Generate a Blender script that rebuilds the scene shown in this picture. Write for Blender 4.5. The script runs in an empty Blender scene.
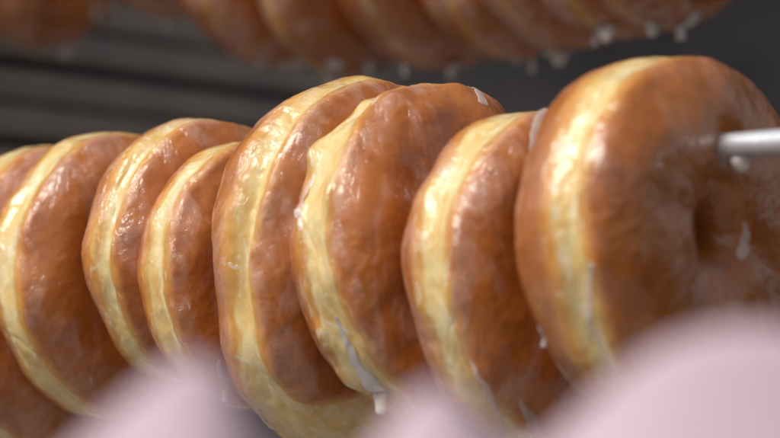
import bpy, math, random
import numpy as np
from mathutils import Vector, Matrix

# ------------------------------------------------------------------ scene
S = bpy.context.scene
COL = S.collection
S.view_settings.view_transform = 'Standard'
S.view_settings.look = 'None'
S.view_settings.gamma = 1.0
S.view_settings.exposure = 0.0
try:
    S.cycles.use_denoising = True
    S.cycles.max_bounces = 8
    S.cycles.sample_clamp_indirect = 6.0
except Exception:
    pass
MM = 0.001
F = 2840.0                     # focal length in photo pixels (780 wide)
CAM_Z = 1.25
PITCH = math.radians(3.75)

# ------------------------------------------------------------------ noise
class Noise:
    def __init__(self, seed):
        r = np.random.RandomState(seed)
        self.p = np.concatenate([r.permutation(256)] * 3)
        g = r.normal(size=(256, 3))
        self.g = g / np.linalg.norm(g, axis=1)[:, None]

    def __call__(self, P, wl):
        q = P / wl + 37.3
        i = np.floor(q).astype(int)
        f = q - i
        w = f * f * f * (f * (f * 6 - 15) + 10)
        out = np.zeros(len(P))
        for dx in (0, 1):
            for dy in (0, 1):
                for dz in (0, 1):
                    h = self.p[self.p[self.p[(i[:, 0] + dx) & 255] + ((i[:, 1] + dy) & 255)] + ((i[:, 2] + dz) & 255)]
                    d = (self.g[h] * (f - (dx, dy, dz))).sum(1)
                    wt = (w[:, 0] if dx else 1 - w[:, 0]) * (w[:, 1] if dy else 1 - w[:, 1]) * (w[:, 2] if dz else 1 - w[:, 2])
                    out += d * wt
        return out * 1.6


def gnoise1(n, u, freqs):
    """periodic noise of the angle u, each frequency = lumps per turn"""
    out = np.zeros_like(u)
    for k, (fr, am) in enumerate(freqs):
        r = fr / 6.0
        P = np.stack([np.cos(u) * r, np.sin(u) * r, np.full_like(u, 3.7 * k)], 1)
        out += am * n(P, 1.0)
    return out


def sstep(a, b, x):
    t = np.clip((x - a) / (b - a), 0, 1)
    return t * t * (3 - 2 * t)


# ------------------------------------------------------------------ materials
def new_mat(name):
    m = bpy.data.materials.new(name)
    m.use_nodes = True
    nt = m.node_tree
    nt.nodes.clear()
    out = nt.nodes.new('ShaderNodeOutputMaterial')
    b = nt.nodes.new('ShaderNodeBsdfPrincipled')
    nt.links.new(b.outputs[0], out.inputs[0])
    return m, nt, b


class G:
    """tiny node builder"""
    def __init__(self, nt):
        self.nt = nt

    def n(self, t, **kw):
        x = self.nt.nodes.new(t)
        for k, v in kw.items():
            setattr(x, k, v)
        return x

    def put(self, sock, v):
        if isinstance(v, bpy.types.NodeSocket):
            self.nt.links.new(v, sock)
        else:
            sock.default_value = v

    def noise(self, vec, scale, detail=3, rough=.55, dist=0.0):
        x = self.n('ShaderNodeTexNoise')
        self.put(x.inputs['Vector'], vec)
        x.inputs['Scale'].default_value = scale
        x.inputs['Detail'].default_value = detail
        x.inputs['Roughness'].default_value = rough
        x.inputs['Distortion'].default_value = dist
        return x.outputs['Fac']

    def ramp(self, v, a, b, c=0.0, d=1.0):
        x = self.n('ShaderNodeMapRange', interpolation_type='SMOOTHSTEP')
        self.put(x.inputs[0], v)
        for i, q in enumerate((a, b, c, d)):
            self.put(x.inputs[i + 1], q)
        return x.outputs[0]

    def math(self, op, a, b=0.0, c=0.0):
        x = self.n('ShaderNodeMath', operation=op)
        self.put(x.inputs[0], a); self.put(x.inputs[1], b); self.put(x.inputs[2], c)
        return x.outputs[0]

    def mix(self, f, a, b):
        x = self.n('ShaderNodeMix', data_type='RGBA')
        self.put(x.inputs[0], f)
        self.put(x.inputs[6], a if isinstance(a, bpy.types.NodeSocket) else (*a, 1))
        self.put(x.inputs[7], b if isinstance(b, bpy.types.NodeSocket) else (*b, 1))
        return x.outputs[2]

    def attr(self, name, out='Fac'):
        x = self.n('ShaderNodeAttribute', attribute_name=name)
        return x.outputs[out]

    def bump(self, h, dist, strength=1.0, normal=None):
        x = self.n('ShaderNodeBump')
        self.put(x.inputs['Height'], h)
        x.inputs['Distance'].default_value = dist
        x.inputs['Strength'].default_value = strength
        if normal is not None:
            self.put(x.inputs['Normal'], normal)
        return x.outputs[0]


def dough_material():
    m, nt, b = new_mat('glazed_dough')
    g = G(nt)
    tex = g.attr('tex', 'Vector')
    ban = g.attr('ban', 'Vector')         # same, stretched along the ring
    edge = g.attr('edge')                 # mm from the crust edge, + on the crust
    tone = g.attr('tone')
    n_big = g.noise(tex, 40, 3, .5)
    n_mid = g.noise(tex, 150, 4, .6, .4)
    n_fine = g.noise(tex, 800, 3, .6)
    n_crk = g.noise(tex, 300, 4, .62, 1.0)
    n_ban = g.noise(ban, 130, 4, .6, .5)
    n_bfi = g.noise(ban, 420, 3, .6, .6)
    # crust, mottled by the fryer; tone adds browning and the upper row's painted shade
    c1 = g.mix(g.ramp(n_mid, .22, .78), (.40, .108, .015), (.57, .182, .027))
    c1 = g.mix(g.ramp(n_big, .4, .7, 0, .7), c1, (.64, .215, .040))
    c1 = g.mix(g.ramp(n_fine, .56, .76, 0, .4), c1, (.20, .05, .012))
    c1 = g.mix(g.math('MULTIPLY', tone, .9), c1, (.17, .042, .011))
    # golden zone next to the pale line
    e2 = g.math('ADD', edge, g.math('MULTIPLY', g.math('SUBTRACT', n_ban, .5), 7.0))
    e3 = g.math('ADD', e2, g.math('MULTIPLY', g.math('SUBTRACT', n_mid, .5), 4.0))
    gold = g.mix(g.ramp(n_mid, .35, .65), (.66, .27, .048), (.76, .39, .085))
    pale = g.mix(g.ramp(n_bfi, .35, .7), (.87, .65, .28), (.92, .77, .44))
    pale = g.mix(g.ramp(n_ban, .40, .60, .7, 0), pale, (.80, .48, .12))
    col = g.mix(g.ramp(e3, -1.3, .6), pale, gold)
    col = g.mix(g.ramp(e3, .3, 4.2), col, c1)
    # thin milky sugar film that ran downwards and set in patches, plus sky sheen painted in beside the pale line
    mp = g.n('ShaderNodeMapping'); mp.inputs['Scale'].default_value = (1, 1, .5)
    nt.links.new(tex, mp.inputs['Vector'])
    n_film = g.noise(mp.outputs[0], 70, 4, .58, .8)
    near = g.math('MULTIPLY', g.ramp(edge, .3, 2.5), g.ramp(edge, 5.0, 12.0, .6, 0))
    flm = g.ramp(g.math('ADD', n_film, g.math('MULTIPLY', near, .12)), .47, .66)
    film = g.math('MULTIPLY', g.math('MULTIPLY', flm, g.attr('sugar')), g.ramp(n_crk, .36, .56, .6, 1.0))
    col = g.mix(g.math('MULTIPLY', film, .23), col, (.84, .66, .61))
    n_spk = g.noise(mp.outputs[0], 190, 3, .55, 1.2)
    spk = g.math('MULTIPLY', g.ramp(n_spk, .70, .78), g.attr('sugar'))
    n_chip = g.noise(ban, 260, 3, .6, 1.4)
    chip_glint = g.math('MULTIPLY', g.ramp(n_chip, .59, .66), g.ramp(edge, -1, 5, .8, 0))
    col = g.mix(g.math('MULTIPLY', chip_glint, .6), col, (.93, .86, .72))  # pale sugar chips, with glints on the band painted in as well
    col = g.mix(g.math('MULTIPLY', spk, .6), col, (.86, .80, .76))
    nt.links.new(col, b.inputs['Base Color'])
    b.inputs['Roughness'].default_value = .5
    b.inputs['Specular IOR Level'].default_value = .3
    b.inputs['Subsurface Weight'].default_value = .3
    b.inputs['Subsurface Radius'].default_value = (1.0, .5, .25)
    b.inputs['Subsurface Scale'].default_value = .003
    b.inputs['Coat Weight'].default_value = .95
    b.inputs['Coat IOR'].default_value = 1.62
    nt.links.new(g.ramp(g.math('ADD', n_crk, g.math('MULTIPLY', film, .5)), .35, 1.0, .05, .15), b.inputs['Coat Roughness'])
    bp = g.bump(g.math('ADD', n_fine, g.math('MULTIPLY', g.ramp(n_crk, .62, .7), .8)), .0002, .4)
    nt.links.new(bp, b.inputs['Normal'])
    h = g.math('ADD', g.math('MULTIPLY', n_crk, .14), g.math('MULTIPLY', n_film, 1.6))
    h = g.math('ADD', h, g.math('MULTIPLY', film, 1.0))
    h = g.math('ADD', h, g.math('MULTIPLY', spk, .5))
    h = g.math('ADD', h, g.math('MULTIPLY', chip_glint, .6))
    h = g.math('ADD', h, g.math('ADD', g.math('MULTIPLY', n_mid, .28), g.math('MULTIPLY', g.math('MULTIPLY', n_bfi, g.ramp(edge, -1, 3, 1, 0)), .7)))
    nt.links.new(g.bump(h, .0008, .62), b.inputs['Coat Normal'])
    return m


def glaze_material():
    m, nt, b = new_mat('sugar_glaze')
    b.inputs['Base Color'].default_value = (.90, .82, .77, 1)
    b.inputs['Roughness'].default_value = .2
    b.inputs['Transmission Weight'].default_value = .4
    b.inputs['IOR'].default_value = 1.42
    b.inputs['Subsurface Weight'].default_value = .5
    b.inputs['Subsurface Radius'].default_value = (1, .9, .85)
    b.inputs['Subsurface Scale'].default_value = .002
    return m


def film_material():
    m, nt, b = new_mat('thin_glaze')
    b.inputs['Base Color'].default_value = (.92, .84, .79, 1)
    b.inputs['Roughness'].default_value = .14
    b.inputs['Alpha'].default_value = .42
    b.inputs['Coat Weight'].default_value = .6
    return m


def simple(name, col, rough, metal=0.0, var=None, scale=40, bumpd=0.0):
    m, nt, b = new_mat(name)
    g = G(nt)
    tc = g.n('ShaderNodeTexCoord').outputs['Object']
    nz = g.noise(tc, scale, 4, .6)
    nt.links.new(g.mix(g.ramp(nz, .3, .7), col, var or col), b.inputs['Base Color'])
    b.inputs['Roughness'].default_value = rough
    b.inputs['Metallic'].default_value = metal
    if bumpd:
        nt.links.new(g.bump(nz, bumpd, .6), b.inputs['Normal'])
    return m


M_DOUGH = dough_material()
M_GLAZE = glaze_material()
M_FILM = film_material()
M_ROD = simple('brushed_steel', (.74, .76, .80), .45, .6, (.60, .62, .66), 120)
M_PINK = simple('pink_paper', (.64, .475, .55), .85, 0, (.62, .46, .535), 25)
M_SLAT = simple('slat_wood', (.38, .325, .29), .6, 0, (.26, .235, .225), 9)
M_GAP = simple('slat_backing', (.03, .03, .036), .8)
M_BOUNCE = simple('bounce_laminate', (.23, .195, .18), .5, 0, (.18, .155, .14), 12)  # surface of the added slab that bounces light upwards
M_DARK = simple('dark_canvas', (.009, .009, .015), .8, 0, (.06, .05, .05), 5)


# ------------------------------------------------------------------ object helpers
def mesh_obj(name, verts, faces, mat, parent=None, attrs=None, smooth=True):
    me = bpy.data.meshes.new(name)
    me.from_pydata([tuple(v) for v in verts], [], [tuple(f) for f in faces])
    me.materials.append(mat)
    if attrs:
        for k, v in attrs.items():
            if v.ndim == 2:
                a = me.attributes.new(k, 'FLOAT_VECTOR', 'POINT')
                a.data.foreach_set('vector', v.astype(np.float32).ravel())
            else:
                a = me.attributes.new(k, 'FLOAT', 'POINT')
                a.data.foreach_set('value', v.astype(np.float32).ravel())
    if smooth:
        me.polygons.foreach_set('use_smooth', [True] * len(me.polygons))
    me.update()
    o = bpy.data.objects.new(name, me)
    COL.objects.link(o)
    if parent:
        o.parent = parent
    return o


def empty(name, loc, rot=(0, 0, 0)):
    o = bpy.data.objects.new(name, None)
    o.empty_display_size = .02
    o.location = loc
    o.rotation_euler = rot
    COL.objects.link(o)
    return o


def tag(o, label=None, cat=None, group=None, kind=None):
    for k, v in (('label', label), ('category', cat), ('group', group), ('kind', kind)):
        if v:
            o[k] = v
    return o


def grid_faces(nu, nv, wrap_v=False, off=0):
    """nu rings (wrapped) of nv points"""
    i = np.arange(nu)[:, None]
    j = np.arange(nv if wrap_v else nv - 1)[None, :]
    i2 = (i + 1) % nu
    j2 = (j + 1) % nv
    return np.stack(np.broadcast_arrays(i * nv + j, i * nv + j2, i2 * nv + j2, i2 * nv + j), -1).reshape(-1, 4) + off


# ------------------------------------------------------------------ the doughnut
class Doughnut:
    """ring in the plane x = 0 of its own frame, axis = local x, u = 0 at the top (local +z)"""
    def __init__(s, seed, R=50., thick=38., hole=8., hang=22., band=.36, off=0., fat_low=0., groove=.05,
                 stretch=1.0, lump=1.0, lip=1.0, tone=0.0, film=1.0, wob=1.0, squash=1.0, eoff=0.0, rod_y=0.0, bulge=0.0):
        s.__dict__.update(locals())
        s.n = Noise(seed)
        s.sv = np.array([seed * 1.37 % 5, seed * 2.11 % 7, seed * .73 % 6]) * .1

    def edges(s, u):
        w = s.wob
        bl = s.band * (1 + gnoise1(s.n, u, [(5, .42 * w), (14, .30 * w), (34, .14)]))
        br = s.band * (1 + gnoise1(s.n, u + 11.3, [(5, .42 * w), (13, .32 * w), (30, .14)]))
        low = s.fat_low * np.exp(-((np.abs((u % (2 * np.pi)) - np.pi)) / .62) ** 2)
        return -np.maximum(bl, .1) + s.off - low * .3, np.maximum(br, .1) + s.off + low

    def surf(s, u, phi, depth=0.0):
        """points in mm for arrays u, phi (same length); depth pushes inwards"""
        uu = (u + np.pi) % (2 * np.pi) - np.pi
        rin = s.hole * (1 + .12 * np.cos(2 * uu + s.seed)) + gnoise1(s.n, u + 5, [(4, 1.0)])
        ro = s.R * (1 + gnoise1(s.n, u + 2, [(3, .035 * s.lump), (6, .025 * s.lump)]))
        ro = ro * (1 + s.bulge * np.exp(-((uu - .95) / .55) ** 2))
        rc = (ro + rin) / 2 + 1.5
        rc = np.where(True, (ro + s.hole) / 2 + 1.0, rc)
        a_out = ro - rc
        a_in = rc - rin
        b = s.thick / 2 * (1 + gnoise1(s.n, u + 8, [(3, .07 * s.lump), (7, .05 * s.lump)]))
        c, sn = np.cos(phi), np.sin(phi)
        e = .86
        pc = np.where(c > 0, np.abs(c) ** e, -np.abs(c) ** .56)
        ps = np.sign(sn) * np.abs(sn) ** np.where(c > 0, e, .72)
        a = np.where(c > 0, a_out, a_in)
        bl, br = s.edges(u)
        gd = s.groove * (1 + gnoise1(s.n, u + 21, [(6, .9), (15, .5)]))
        mid = (bl + br) / 2
        wdt = np.maximum((br - bl) / 2, .1)
        k = 1 - gd * np.exp(-((phi - mid) / (wdt * 1.0)) ** 2)
        x = b * ps
        r = rc + a * pc * k
        # rounded crust lip standing a little proud of the pale line
        P = np.stack([x, r * np.sin(u), r * np.cos(u)], 1)
        N = np.stack([ps / b, (pc / np.maximum(a, 1)) * np.sin(u), (pc / np.maximum(a, 1)) * np.cos(u)], 1)
        N /= np.maximum(np.linalg.norm(N, axis=1), 1e-9)[:, None]
        d = s.lump * (1.5 * s.n(P, 26.) + .48 * s.n(P + 60, 12.) + .13 * s.n(P + 90, 5.))
        outer = sstep(-.3, .4, c)
        dl = np.minimum(np.abs(phi - bl), np.abs(phi - br))
        lipn = np.clip(s.n(P + 120, 12.) + .25, 0, 1.2)
        d += s.lip * .9 * np.exp(-(dl / .11) ** 2) * lipn * outer
        over = np.clip(.55 + s.n(P + 140, 16.) * 1.2, 0, 1.4)       # right half of the crust swells over the pale line
        d += 1.0 * np.exp(-((phi - br - .20) / .17) ** 2) * over * outer * sstep(br - .06, br + .04, phi)
        inb = np.exp(-((phi - mid) / (wdt * .8)) ** 2)
        A = s.along(u, phi)
        d += inb * (.60 * s.n(A + 150, 6.0) + .28 * s.n(A + 170, 2.6))
        crease = 1 - np.clip(np.abs(s.n(A + 190, 8.0) + .4 * s.n(P + 210, 7.0)) / .16, 0, 1)
        d -= .5 * crease ** 2 * np.exp(-((phi - mid) / (wdt * 1.3)) ** 2) * np.clip(.4 + 2 * s.n(P + 230, 20.), 0, 1)
        fl = s.n(P * (1, .6, .6) + 250, 6.5)                          # puckers in the glazed crust
        d += .16 * np.clip(1 - np.abs(fl) / .18, 0, 1) * sstep(.0, .5, c) * np.clip(.2 + 2.5 * s.n(P + 270, 22.), 0, 1)
        d += .10 * s.n(P + 200, 2.0)
        # dough dented where it hangs on the rod, creased from there down to the hole
        hz = s.hang / s.squash
        rr = np.hypot(P[:, 1] - s.rod_y, P[:, 2] - hz)
        d -= 1.5 * np.exp(-(rr / 6.5) ** 2)
        d -= 1.2 * np.exp(-((P[:, 1] - s.rod_y * P[:, 2] / hz) / 2.4) ** 2) * sstep(hz + 2, hz - 3, P[:, 2]) * sstep(-2, 4, P[:, 2])
        P = P + N * (d - depth)[:, None]
        P[:, 2] = np.where(P[:, 2] < 0, P[:, 2] * s.stretch, P[:, 2] * s.squash)
        return P, N

    def along(s, u, phi):
        """coordinates (mm) squeezed along the ring: noise over them runs in streaks round the doughnut"""
        return np.stack([phi * s.thick / 2 * .9, np.sin(u) * s.R * .33, np.cos(u) * s.R * .33], 1)

    def build(s, parent, nu=420, nc=150, nb=44):
        uu = np.arange(nu) / nu * 2 * np.pi
        bl, br = s.edges(uu)

        def pts(U, PH, D):
            P, _ = s.surf(U.ravel(), PH.ravel(), D.ravel())
            return P

        # crust: whole ring, sunk under the pale line where the line covers it
        t = np.linspace(0, 1, nc)
        ph = br[:, None] + t[None, :] * (2 * np.pi + bl - br)[:, None]
        k = 7
        tk = np.linspace(0, 1, k)[None, :]
        ph2 = (bl[:, None] + tk * (br - bl)[:, None]) + 2 * np.pi
        phi = np.concatenate([ph, ph2], 1)
        D = np.concatenate([np.zeros_like(ph), np.broadcast_to(np.where((tk == 0) | (tk == 1), 0, 2.4), ph2.shape)], 1)
        U = np.broadcast_to(uu[:, None], phi.shape)
        phw = np.where(phi > np.pi, phi - 2 * np.pi, phi)
        P = pts(U, phw, D)
        ed = np.where(phi < br[:, None] + 1e-9 + np.pi, phi - br[:, None], (bl[:, None] + 2 * np.pi - phi) * .75)
        ed = np.clip(ed, 0, 1.4) * s.thick / 2 + s.eoff
        tex = (P + 0) * MM + s.sv
        fc = np.concatenate([grid_faces(nu, phi.shape[1], True).reshape(nu, -1, 4)[:, :nc - 1].reshape(-1, 4),
                             grid_faces(nu, phi.shape[1], True).reshape(nu, -1, 4)[:, nc:-1].reshape(-1, 4)])
        crust = mesh_obj('crust', P * MM, fc, M_DOUGH, parent,
                         {'edge': ed.ravel(), 'tex': tex, 'ban': s.along(U.ravel(), phw.ravel()) * MM + s.sv, 'tone': np.full(len(P), s.tone), 'sugar': np.full(len(P), s.film)})
        # pale line: closed strip lying in that channel
        t = np.linspace(0, 1, nb)[None, :]
        pb = bl[:, None] + t * (br - bl)[:, None]
        ext = .06
        top = np.concatenate([pb], 1)
        bot = np.stack([br, br + ext, br + ext, bl - ext, bl - ext, bl], 1)
        phi = np.concatenate([top, bot], 1)
        D = np.concatenate([np.zeros_like(top), np.broadcast_to(np.array([[0, 1.0, 4.5, 4.5, 1.0, 0]]), bot.shape)], 1)
        U = np.broadcast_to(uu[:, None], phi.shape)
        P = pts(U, phi, D)
        ed = -np.minimum(phi - bl[:, None], br[:, None] - phi)
        ed = np.clip(ed, -9, .0) * s.thick / 2 + s.eoff
        fc = grid_faces(nu, phi.shape[1], True).reshape(nu, -1, 4)
        fc = np.concatenate([fc[:, :nb - 1].reshape(-1, 4), fc[:, nb:-1].reshape(-1, 4)])
        mesh_obj('pale_band', P * MM, fc, M_DOUGH, parent,
                 {'edge': ed.ravel(), 'tex': P * MM + s.sv, 'ban': s.along(U.ravel(), phi.ravel()) * MM + s.sv, 'tone': np.full(len(P), s.tone), 'sugar': np.full(len(P), s.film)})
        return crust

    def trail(s, path, widths, parent, bulb=1.0, drop=0.0, name='glaze_drip', lift=.15, seg=14, mat=None):
        """run of glaze over the surface: path [(u, phi)...] in radians, widths in mm, optional free hanging end"""
        path = np.array(path, float)
        n = 60
        t = np.linspace(0, 1, n)
        tt = np.linspace(0, 1, len(path))
        u = np.interp(t, tt, path[:, 0]); ph = np.interp(t, tt, path[:, 1])
        w = np.interp(t, np.linspace(0, 1, len(widths)), widths)
        r0 = np.random.RandomState(int(abs(path.sum()) * 777) % 9999)
        env = np.sin(t * np.pi)
        u = u + env * np.interp(t, np.linspace(0, 1, 9), r0.uniform(-1, 1, 9)) * .012
        ph = ph + env * np.interp(t, np.linspace(0, 1, 9), r0.uniform(-1, 1, 9)) * .035
        for _ in range(6):                      # soften the corners
            u[1:-1] = (u[:-2] + 2 * u[1:-1] + u[2:]) / 4
            ph[1:-1] = (ph[:-2] + 2 * ph[1:-1] + ph[2:]) / 4
        P, _ = s.surf(u, ph)
        P1, _ = s.surf(u + 1e-3, ph); P2, _ = s.surf(u, ph + 1e-3)
        nrm = np.cross(P1 - P, P2 - P)
        nrm /= np.linalg.norm(nrm, axis=1)[:, None]
        cen = P - np.stack([np.zeros(n), np.sin(u), np.cos(u)], 1) * 30
        nrm *= np.sign(((P - cen) * nrm).sum(1))[:, None]
        P = P + nrm * lift
        if drop:
            m = 24
            q = np.linspace(0, 1, m + 1)[1:]
            ext = P[-1] + np.outer(q, [0, 0, -drop])
            P = np.concatenate([P, ext]); nrm = np.concatenate([nrm, np.repeat(nrm[-1:], m, 0)])
            w = np.concatenate([w, w[-1] * (1 - .35 * np.sin(q * np.pi * .9))])
            n += m
        q = np.linspace(0, 1, n)
        r1 = np.random.RandomState(int(abs(path.sum()) * 1000) % 9999)
        w = w * (1 + .28 * np.interp(q, np.linspace(0, 1, 9), r1.uniform(-1, 1, 9)) * (1 if not drop else .2))
        w = np.convolve(np.pad(w, 4, mode='edge'), np.ones(9) / 9, 'valid')
        w = w * (1 + (bulb - 1) * np.exp(-((q - .93) / .07) ** 2))
        L = np.concatenate([[0], np.cumsum(np.linalg.norm(np.diff(P, axis=0), axis=1))])
        Lt = L[-1]
        rr0 = max(w[0], .1); rr1 = max(w[-1], .1)
        w = w * np.sqrt(np.clip(1 - (1 - np.clip(L / rr0, 0, 1)) ** 2, 0.0004, 1)) * np.sqrt(np.clip(1 - (1 - np.clip((Lt - L) / rr1, 0, 1)) ** 2, .0004, 1))
        T = np.gradient(P, axis=0); T /= np.maximum(np.linalg.norm(T, axis=1), 1e-9)[:, None]
        B = np.cross(T, nrm); B /= np.maximum(np.linalg.norm(B, axis=1), 1e-9)[:, None]
        N2 = np.cross(B, T)
        a = np.arange(seg) / seg * 2 * np.pi
        flat = np.full(n, .2)
        if drop:
            flat[-24:] = np.linspace(.2, .95, 24)
        V = P[:, None, :] + w[:, None, None] * (np.cos(a)[None, :, None] * B[:, None, :] + (np.sin(a)[None, :] * flat[:, None])[:, :, None] * N2[:, None, :])
        V = V.reshape(-1, 3) * MM
        i = np.arange(n - 1)[:, None]; j = np.arange(seg)[None, :]
        fc = np.stack(np.broadcast_arrays(i * seg + j, i * seg + (j + 1) % seg, (i + 1) * seg + (j + 1) % seg, (i + 1) * seg + j), -1).reshape(-1, 4)
        fc = [tuple(x) for x in fc] + [tuple(range(seg))[::-1], tuple((n - 1) * seg + x for x in range(seg))]
        return mesh_obj(name, V, fc, mat or M_GLAZE, parent)


# ------------------------------------------------------------------ frame of the place
# camera looks along +y, pitched up a little; the rods are level and run away to the left
def ray(px, py):
    v = Vector(((px - 390) / F, 1.0, (219 - py) / F))
    return Matrix.Rotation(PITCH, 3, 'X') @ v


def at(px, py, depth):
    """place in the world from the photo, depth in metres along the view"""
    return Vector((0, 0, CAM_Z)) + ray(px, py) * depth


ROD = Vector((-.72, .694, 0)).normalized()     # away, to the left
YAW = math.atan2(-ROD.y, -ROD.x)
P8 = at(655, 153, .800)
HANG_ROW = 'glazed ring doughnuts hanging along the lower rod'
#    s   R   thick hole hang yaw roll lean band off  fat groove stretch lump lip tone seed label
ROW = [
    (-5,  53, 40, 5.5, 22.5, 5, 0, 0, .17, .20, 0, .06, 1.0, 1.0, .7, .22, 8,
     'largest glazed doughnut nearest the rod tip, its flat face and hole turned to view'),
    (43,  48, 37, 7, 34.5, 0, 0, 0, .22, .10, 0, .06, 1.0, 1.3, .9, .15, 7,
     'low hanging glazed doughnut behind the front one, narrow and dipping towards the pink paper'),
    (86,  51, 36, 7, 23.5, -1, 0, -6, .25, .04, .2, .08, 1.02, 1.5, 2.4, .12, 16,
     'glazed doughnut with bumpy pale ridge and a white glaze drip at its pointed bottom'),
    (115, 56, 37, 7, 26, 0, 0, 6, .15, .13, 1.7, .12, 1.12, 1.4, .9, .15, 5,
     'tallest glazed doughnut with deep pale crease widening into a broad pale bottom'),
    (166, 43, 30, 7, 28.5, 0, 0, 0, .20, .07, 0, .06, 1.0, 1.0, 1.2, .10, 4,
     'smallest glazed doughnut, tucked between the tallest one and a thin brown one'),
    (189, 44, 30, 7, 21.5, 0, 0, 4, .17, .14, 0, .06, 1.0, 1.0, 1.0, .10, 33,
     'thin brown glazed doughnut with shiny top, pressed against the smallest one'),
    (232, 48, 36, 7, 27.5, 0, 0, 0, .25, .06, 0, .06, 1.0, 1.0, .8, .15, 2,
     'glazed doughnut with wide pale stripe and milky brown face, next to last on the rod'),
    (264, 53, 35, 7, 35.5, 0, 0, 0, .22, .06, 0, .05, 1.0, 1.0, .8, .15, 1,
     'farthest glazed doughnut, last on the rod and cut by the edge of the photo'),
]
DN = []
for (s_, R, th, ho, hang, yaw, roll, lean, band, off, fat, gr, st, lu, li, tone, seed, lab) in ROW:
    c = P8 + ROD * s_ * MM - Vector((0, 0, hang * MM))
    if seed == 8:
        c += Vector((ROD.y, -ROD.x, 0)) * -.0025       # swung a little to one side
    e = empty('glazed_doughnut', c)
    e.rotation_mode = 'XYZ'
    m = Matrix.Rotation(YAW + math.radians(yaw), 4, 'Z') @ Matrix.Rotation(math.radians(lean), 4, 'Y') @ Matrix.Rotation(math.radians(roll), 4, 'X')
    e.rotation_euler = m.to_euler('XYZ')
    d = Doughnut(seed, R, th, ho, hang, band, off, fat, gr, st, lu, li, tone, .4 if seed == 8 else 1.0, squash=.93 if seed == 8 else 1.0, rod_y=2.5 if seed == 8 else 0, bulge=.075 if seed == 8 else 0)
    d.build(e)
    tag(e, lab, 'doughnut', HANG_ROW)
    DN.append((d, e))

# ------------------------------------------------------------------ upper row
PU = at(250, -125, 1.26)
UP = [  # photo x of the middle, photo y of the bottom, R, thick, label
    (40, 46, 40, 30, 'blurred glazed doughnut at the far end of the upper row, above the farthest lower doughnut'),
    (110, 10, 36, 28, 'small blurred doughnut second from the far end of the upper row, barely dipping into view'),
    (165, 14, 38, 28, 'blurred upper doughnut third from the far end, with a short pale drip below it'),
    (275, 67, 48, 36, 'blurred upper doughnut with a pale left edge that slants down beside the open slats'),
    (345, 70, 49, 36, 'blurred upper doughnut hanging over the tallest lower doughnut, lowest dipping of its row'),
    (428, 68, 49, 38, 'blurred wide upper doughnut hanging over the doughnut with the bumpy pale ridge'),
    (500, 56, 46, 36, 'blurred dark upper doughnut over the gap left of the front doughnut, fringed with pale drips'),
    (560, 48, 46, 36, 'blurred dark upper doughnut over the low hanging lower doughnut, third from the near end'),
    (612, 38, 45, 36, 'blurred dark upper doughnut straight above the front doughnut, second from the near end'),
    (658, 28, 45, 36, 'blurred dark upper doughnut at the near end of its row, cut by the top edge'),
]
UN = []
rl = random.Random(4)
camR = Matrix.Rotation(-PITCH, 3, 'X')
for k, (px, by, R, th, lab) in enumerate(UP):
    q = (px - 390) / F
    v = camR @ (PU - Vector((0, 0, CAM_Z)))
    dvec = camR @ ROD
    sm = (v.x - q * v.y) / (q * dvec.y - dvec.x)
    p = PU + ROD * sm
    bot = at(px, by, (camR @ (p - Vector((0, 0, CAM_Z)))).y)
    hang = (p.z - bot.z) / MM - R
    e = empty('glazed_doughnut', p - Vector((0, 0, hang * MM)))
    e.rotation_euler = (Matrix.Rotation(YAW + math.radians(rl.uniform(-5, 5)), 4, 'Z') @ Matrix.Rotation(math.radians(rl.uniform(-4, 4)), 4, 'Y')).to_euler('XYZ')
    d = Doughnut(50 + k, R * 1.03, th * 1.03, 7, max(hang, 8), .10, rl.uniform(-.1, .2), 0, .05, 1.0, 1.0, 1.0, rl.uniform(.15, .4), 1.5, eoff=2.6)  # raised tone darkens the crust, standing in for shade on this row
    d.build(e, 130, 54, 14)
    for _ in range(rl.choice((2, 3, 3, 4))):
        u0 = math.pi + rl.uniform(-.3, .3)
        f0 = rl.uniform(-.35, .6)
        w0 = rl.uniform(2.0, 4.4) if k else rl.uniform(3.0, 4.2)
        d.trail([(u0 - .05, f0 + .05), (u0, f0)], [w0 * .9, w0 * 1.25], e, .9, rl.uniform(1.5, 7), seg=10)
    tag(e, lab, 'doughnut', 'glazed ring doughnuts hanging along the upper rod')
    UN.append((d, e))

# ------------------------------------------------------------------ runs of glaze on the lower row
bpy.context.view_layer.update()
PTS = {}


def locate(k, px, py):
    """(u, phi) of the spot on doughnut k that is seen at photo pixel px, py"""
    d, e = DN[k]
    if k not in PTS:
        u, f = np.meshgrid(np.linspace(0, 2 * np.pi, 500), np.linspace(-1.4, 2.2, 260), indexing='ij')
        u, f = u.ravel(), f.ravel()
        P, N = d.surf(u, f)
        M = np.array(e.matrix_world)
        W = P * MM @ M[:3, :3].T + M[:3, 3]
        Nw = N @ M[:3, :3].T
        R = np.array(camR)
        C = (W - np.array((0, 0, CAM_Z)))
        ok = (Nw * C).sum(1) < 0
        C = C @ R.T
        PTS[k] = (390 + F * C[:, 0] / C[:, 1], 219 - F * C[:, 2] / C[:, 1], ok, u, f)
    X, Y, ok, u, f = PTS[k]
    D = (X - px) ** 2 + (Y - py) ** 2 + np.where(ok, 0, 1e6)
    i = int(D.argmin())
    return u[i], f[i]


def run(k, pts, widths, bulb=1.0, drop=0.0, lift=.1):
    DN[k][0].trail([locate(k, *p) for p in pts], widths, DN[k][1], bulb, drop, lift=lift, mat=None if drop else M_FILM, name='glaze_drip' if drop else 'glaze_streak')


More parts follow.
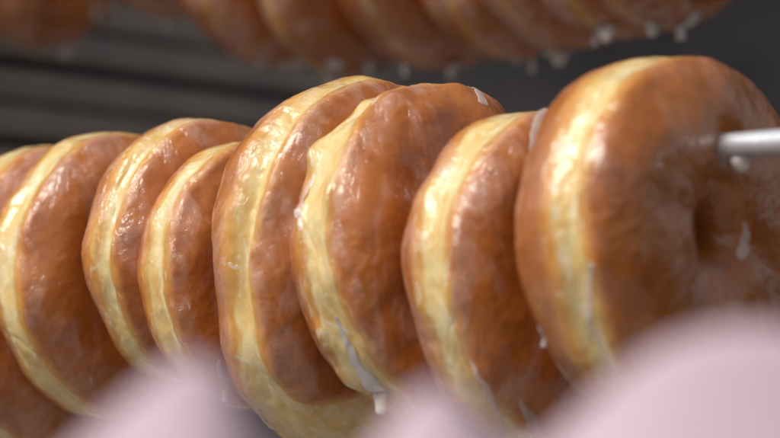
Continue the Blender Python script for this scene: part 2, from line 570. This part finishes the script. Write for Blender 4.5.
run(0, [(592, 262), (589, 290), (592, 325), (604, 352), (614, 370), (622, 390)], [.5, 1.3, 1.0, 1.6, 1.3, 1.2])
run(0, [(526, 352), (545, 375), (565, 392), (592, 408)], [.5, 1.1, 1.5, 1.2])
run(0, [(519, 338), (523, 350)], [1.2, 1.8], 1.1, 2.5, .0)
run(0, [(741, 222), (746, 235), (743, 250), (738, 258)], [.4, 1.3, 2.0, 1.2], lift=0)
run(1, [(550, 110), (542, 122), (535, 138), (531, 152)], [1.6, 2.6, 1.5, .5], lift=0)
run(1, [(470, 360), (484, 385), (496, 410), (503, 440)], [.3, 1.1, 1.2, 1.2])
run(1, [(520, 400), (532, 420), (538, 440)], [.4, 1.6, 1.4], lift=0)
run(2, [(470, 80), (476, 90), (484, 106)], [.7, 1.2, 2.3], 1.15)
run(2, [(334, 315), (350, 348), (366, 374), (380, 392)], [.4, 1.3, 2.7, 2.8], 1.0, 7)
run(2, [(316, 172), (303, 196), (298, 218)], [.5, 2.2, 1.4], lift=-.1)
run(3, [(258, 408), (263, 422), (266, 440)], [.5, 1.6, 1.5])
run(4, [(219, 360), (224, 390)], [.5, 1.3], 1.2, 4)

# sugar that set in a collar where the rod comes out of the front doughnut
d, e = DN[0]
fs = np.linspace(1.2, 3.0, 300)
path = []
for a in np.linspace(0, 2 * np.pi, 26):
    y, z = d.rod_y + 4.3 * math.sin(a), d.hang / d.squash + 4.3 * math.cos(a)
    u = math.atan2(y, z)
    P, _ = d.surf(np.full(300, u), fs)
    i = int(np.abs(np.hypot(P[:, 1], P[:, 2] / np.where(P[:, 2] > 0, d.squash, 1)) - math.hypot(y, z)).argmin())
    path.append((u, fs[i]))
d.trail(path, [.7, 1.1, .8, 1.5, 1.7, 1.0, .6, .9], e, name='glaze_collar', lift=.1, mat=M_FILM)

# ------------------------------------------------------------------ rods
def rod(name, a, b, r, label, group):
    ax = (b - a).normalized()
    up = Vector((0, 0, 1)); sd = ax.cross(up).normalized(); u2 = sd.cross(ax)
    L = (b - a).length
    prof = [(0, .01), (.0002, r * .6), (.0008, r * .86), (.002, r)]
    ts = prof + [(L * k / 30, r) for k in range(1, 30)] + [(L - x, y) for x, y in prof[::-1]]
    seg = 28
    V = []
    for t, rr in ts:
        rr = min(rr, r)
        for k in range(seg):
            q = k / seg * 2 * math.pi
            V.append(tuple(a + ax * t + (sd * math.cos(q) + u2 * math.sin(q)) * rr - a))
    fc = [(i * seg + k, i * seg + (k + 1) % seg, (i + 1) * seg + (k + 1) % seg, (i + 1) * seg + k) for i in range(len(ts) - 1) for k in range(seg)]
    fc += [tuple(range(seg))[::-1], tuple((len(ts) - 1) * seg + k for k in range(seg))]
    o = mesh_obj(name, V, fc, M_ROD)
    o.location = a
    return tag(o, label, 'rod', group)

R_ROD = .0039
low_rod = rod('steel_rod', P8 - ROD * .16, P8 + ROD * .42, R_ROD, 'thin steel rod coming out of the nearest doughnut in the lower row', 'rods the doughnuts hang from')
rod('steel_rod', PU - ROD * .30, PU + ROD * .30, R_ROD, 'steel rod carrying the blurred upper row of doughnuts', 'rods the doughnuts hang from')
# drop of glaze under the rod
V = []
for t, r in ((0, .4), (.1, 2.2), (.3, 2.3), (.55, 2.0), (.8, 1.4), (.95, .7), (1, .02)):
    for k in range(20):
        q = k / 20 * 2 * math.pi
        V.append((r * 1.25 * math.cos(q) * MM, r * math.sin(q) * MM, (-t * 4.6) * MM))
fc = [(i * 20 + k, i * 20 + (k + 1) % 20, (i + 1) * 20 + (k + 1) % 20, (i + 1) * 20 + k) for i in range(6) for k in range(20)] + [tuple(range(20))]
o = mesh_obj('glaze_drop', V, fc, M_GLAZE, low_rod)
o.location = -(P8 - ROD * .16 - low_rod.location) + Vector((0, 0, -R_ROD + .0008)) + ROD * 0
o.location = ROD * (.16 - .030) + Vector((0, 0, -R_ROD + .0012))

# ------------------------------------------------------------------ background
WD = Vector((.62, .785, 0)).normalized()
WN = Vector((.785, -.62, 0)).normalized()          # towards the camera side
w0 = at(100, 60, 1.47)
w0.z = 0
e = empty('slatted_wall', (w0.x, w0.y, CAM_Z - .2))
e.rotation_euler = (0, 0, math.atan2(WD.y, WD.x))
tag(e, 'dark slatted wall behind the left end of the doughnut row', 'wall')
V, Fc = [], []
pitch, hh = .0200, .0082
for k in range(50):
    z = k * pitch + (.0018 if k % 2 else 0)
    b = len(V)
    for x in (-.45, .24):
        for (y, zz) in ((0, z - hh), (-.0045, z - hh + .0008), (-.005, z), (-.0045, z + hh - .0008), (0, z + hh)):
            V.append((x, y, zz))
    for j in range(4):
        Fc.append((b + j, b + 5 + j, b + 6 + j, b + j + 1))
    Fc.append((b + 4, b + 9, b + 5, b)); Fc.append((b, b + 1, b + 2, b + 3, b + 4)); Fc.append((b + 9, b + 8, b + 7, b + 6, b + 5))
mesh_obj('slats', V, Fc, M_SLAT, e, smooth=False)


def box(name, lo, hi, mat, parent=None):
    V = [(x, y, z) for x in (lo[0], hi[0]) for y in (lo[1], hi[1]) for z in (lo[2], hi[2])]
    fc = [(0, 1, 3, 2), (4, 6, 7, 5), (0, 4, 5, 1), (2, 3, 7, 6), (0, 2, 6, 4), (1, 5, 7, 3)]
    return mesh_obj(name, V, fc, mat, parent, smooth=False)

box('backing_board', (-.45, .003, -.02), (.24, .02, .85), M_GAP, e)
pn = box('dark_panel', (-.9, 0, -.6), (.9, .02, .7), M_DARK)
pn.location = at(560, 80, 1.75)
pn.rotation_euler = (0, 0, math.radians(-8))
tag(pn, 'dark grey panel far behind the right half of the doughnut row', 'panel')

ct = box('bounce_slab', (-.9, .30, CAM_Z - .20), (.7, 1.75, CAM_Z - .16), M_BOUNCE)  # unseen slab, added to bounce light onto the doughnuts' undersides
tag(ct, kind='structure')

# ------------------------------------------------------------------ foreground paper
def paper():
    ctrl = [(-60, 540), (0, 490), (50, 456), (90, 416), (130, 384), (158, 360), (186, 354), (214, 372), (240, 420), (258, 472), (330, 480), (365, 462),
            (402, 405), (432, 382), (465, 396), (497, 436), (528, 460), (560, 444), (600, 405), (650, 360), (700, 333), (750, 322), (800, 320), (860, 335)]
    cx = np.array([c[0] for c in ctrl]); cy = np.array([c[1] for c in ctrl])
    n, m = 220, 14
    xs = np.linspace(-60, 860, n)
    ys = np.interp(xs, cx, cy)
    for _ in range(8):
        ys[1:-1] = (ys[:-2] + 2 * ys[1:-1] + ys[2:]) / 4
    org = at(390, 480, .37)
    V = []
    for side in (0, 1):
        for x, y in zip(xs, ys):
            for j in range(m):
                t = j / (m - 1)
                yy = y + (640 - y) * t
                wob = .0006 * math.sin(x / 92 + t * 1.5)
                p = at(x, yy, .37) + Vector((0, -wob + side * .0006 + .024 * (1 - t), 0))
                V.append(tuple(p - org))
    fc = []
    N = n * m
    for i in range(n - 1):
        for j in range(m - 1):
            a = i * m + j
            fc.append((a, a + 1, a + m + 1, a + m)); fc.append((N + a, N + a + m, N + a + m + 1, N + a + 1))
        a = i * m
        fc.append((a, a + m, N + a + m, N + a)); a += m - 1
        fc.append((a, N + a, N + a + m, a + m))
    o = mesh_obj('paper_sheet', V, fc, M_PINK)
    o.location = org
    return tag(o, 'pale pink paper sheet with wavy top edge, blurred in the foreground', 'paper')

paper()

# ------------------------------------------------------------------ light
SUN_AZ, SUN_EL = math.radians(-128), math.radians(50)      # azimuth measured from +y towards +x
world = bpy.data.worlds.new('World')
S.world = world
world.use_nodes = True
wn = world.node_tree
wn.nodes.clear()
wo = wn.nodes.new('ShaderNodeOutputWorld')
bg = wn.nodes.new('ShaderNodeBackground')
sky = wn.nodes.new('ShaderNodeTexSky')
sky.sky_type = 'NISHITA'
sky.sun_disc = False
sky.sun_elevation = SUN_EL
sky.sun_rotation = SUN_AZ
sky.air_density = 1.0
sky.dust_density = 4.0
hs = wn.nodes.new('ShaderNodeHueSaturation')
hs.inputs['Saturation'].default_value = .25
wn.links.new(sky.outputs[0], hs.inputs['Color'])
wn.links.new(hs.outputs[0], bg.inputs[0])
bg.inputs[1].default_value = .085
wn.links.new(bg.outputs[0], wo.inputs[0])
sl = bpy.data.lights.new('sun', 'SUN')
sl.energy = 2.5
sl.angle = math.radians(34)
sl.color = (1, .96, .9)
so = bpy.data.objects.new('sun', sl)
COL.objects.link(so)
sd = Vector((math.sin(SUN_AZ) * math.cos(SUN_EL), math.cos(SUN_AZ) * math.cos(SUN_EL), math.sin(SUN_EL)))
so.location = sd * 3
so.rotation_euler = (-sd).to_track_quat('-Z', 'Y').to_euler()

# ------------------------------------------------------------------ camera
cd = bpy.data.cameras.new('camera')
co = bpy.data.objects.new('camera', cd)
COL.objects.link(co)
co.location = (0, 0, CAM_Z)
co.rotation_euler = (math.radians(90) + PITCH, 0, 0)
cd.sensor_width = 36
cd.lens = F / 780 * 36
cd.clip_start = .01
cd.clip_end = 100
cd.dof.use_dof = True
cd.dof.focus_distance = .87
cd.dof.aperture_fstop = cd.lens / 15.0
cd.dof.aperture_blades = 0
S.camera = co
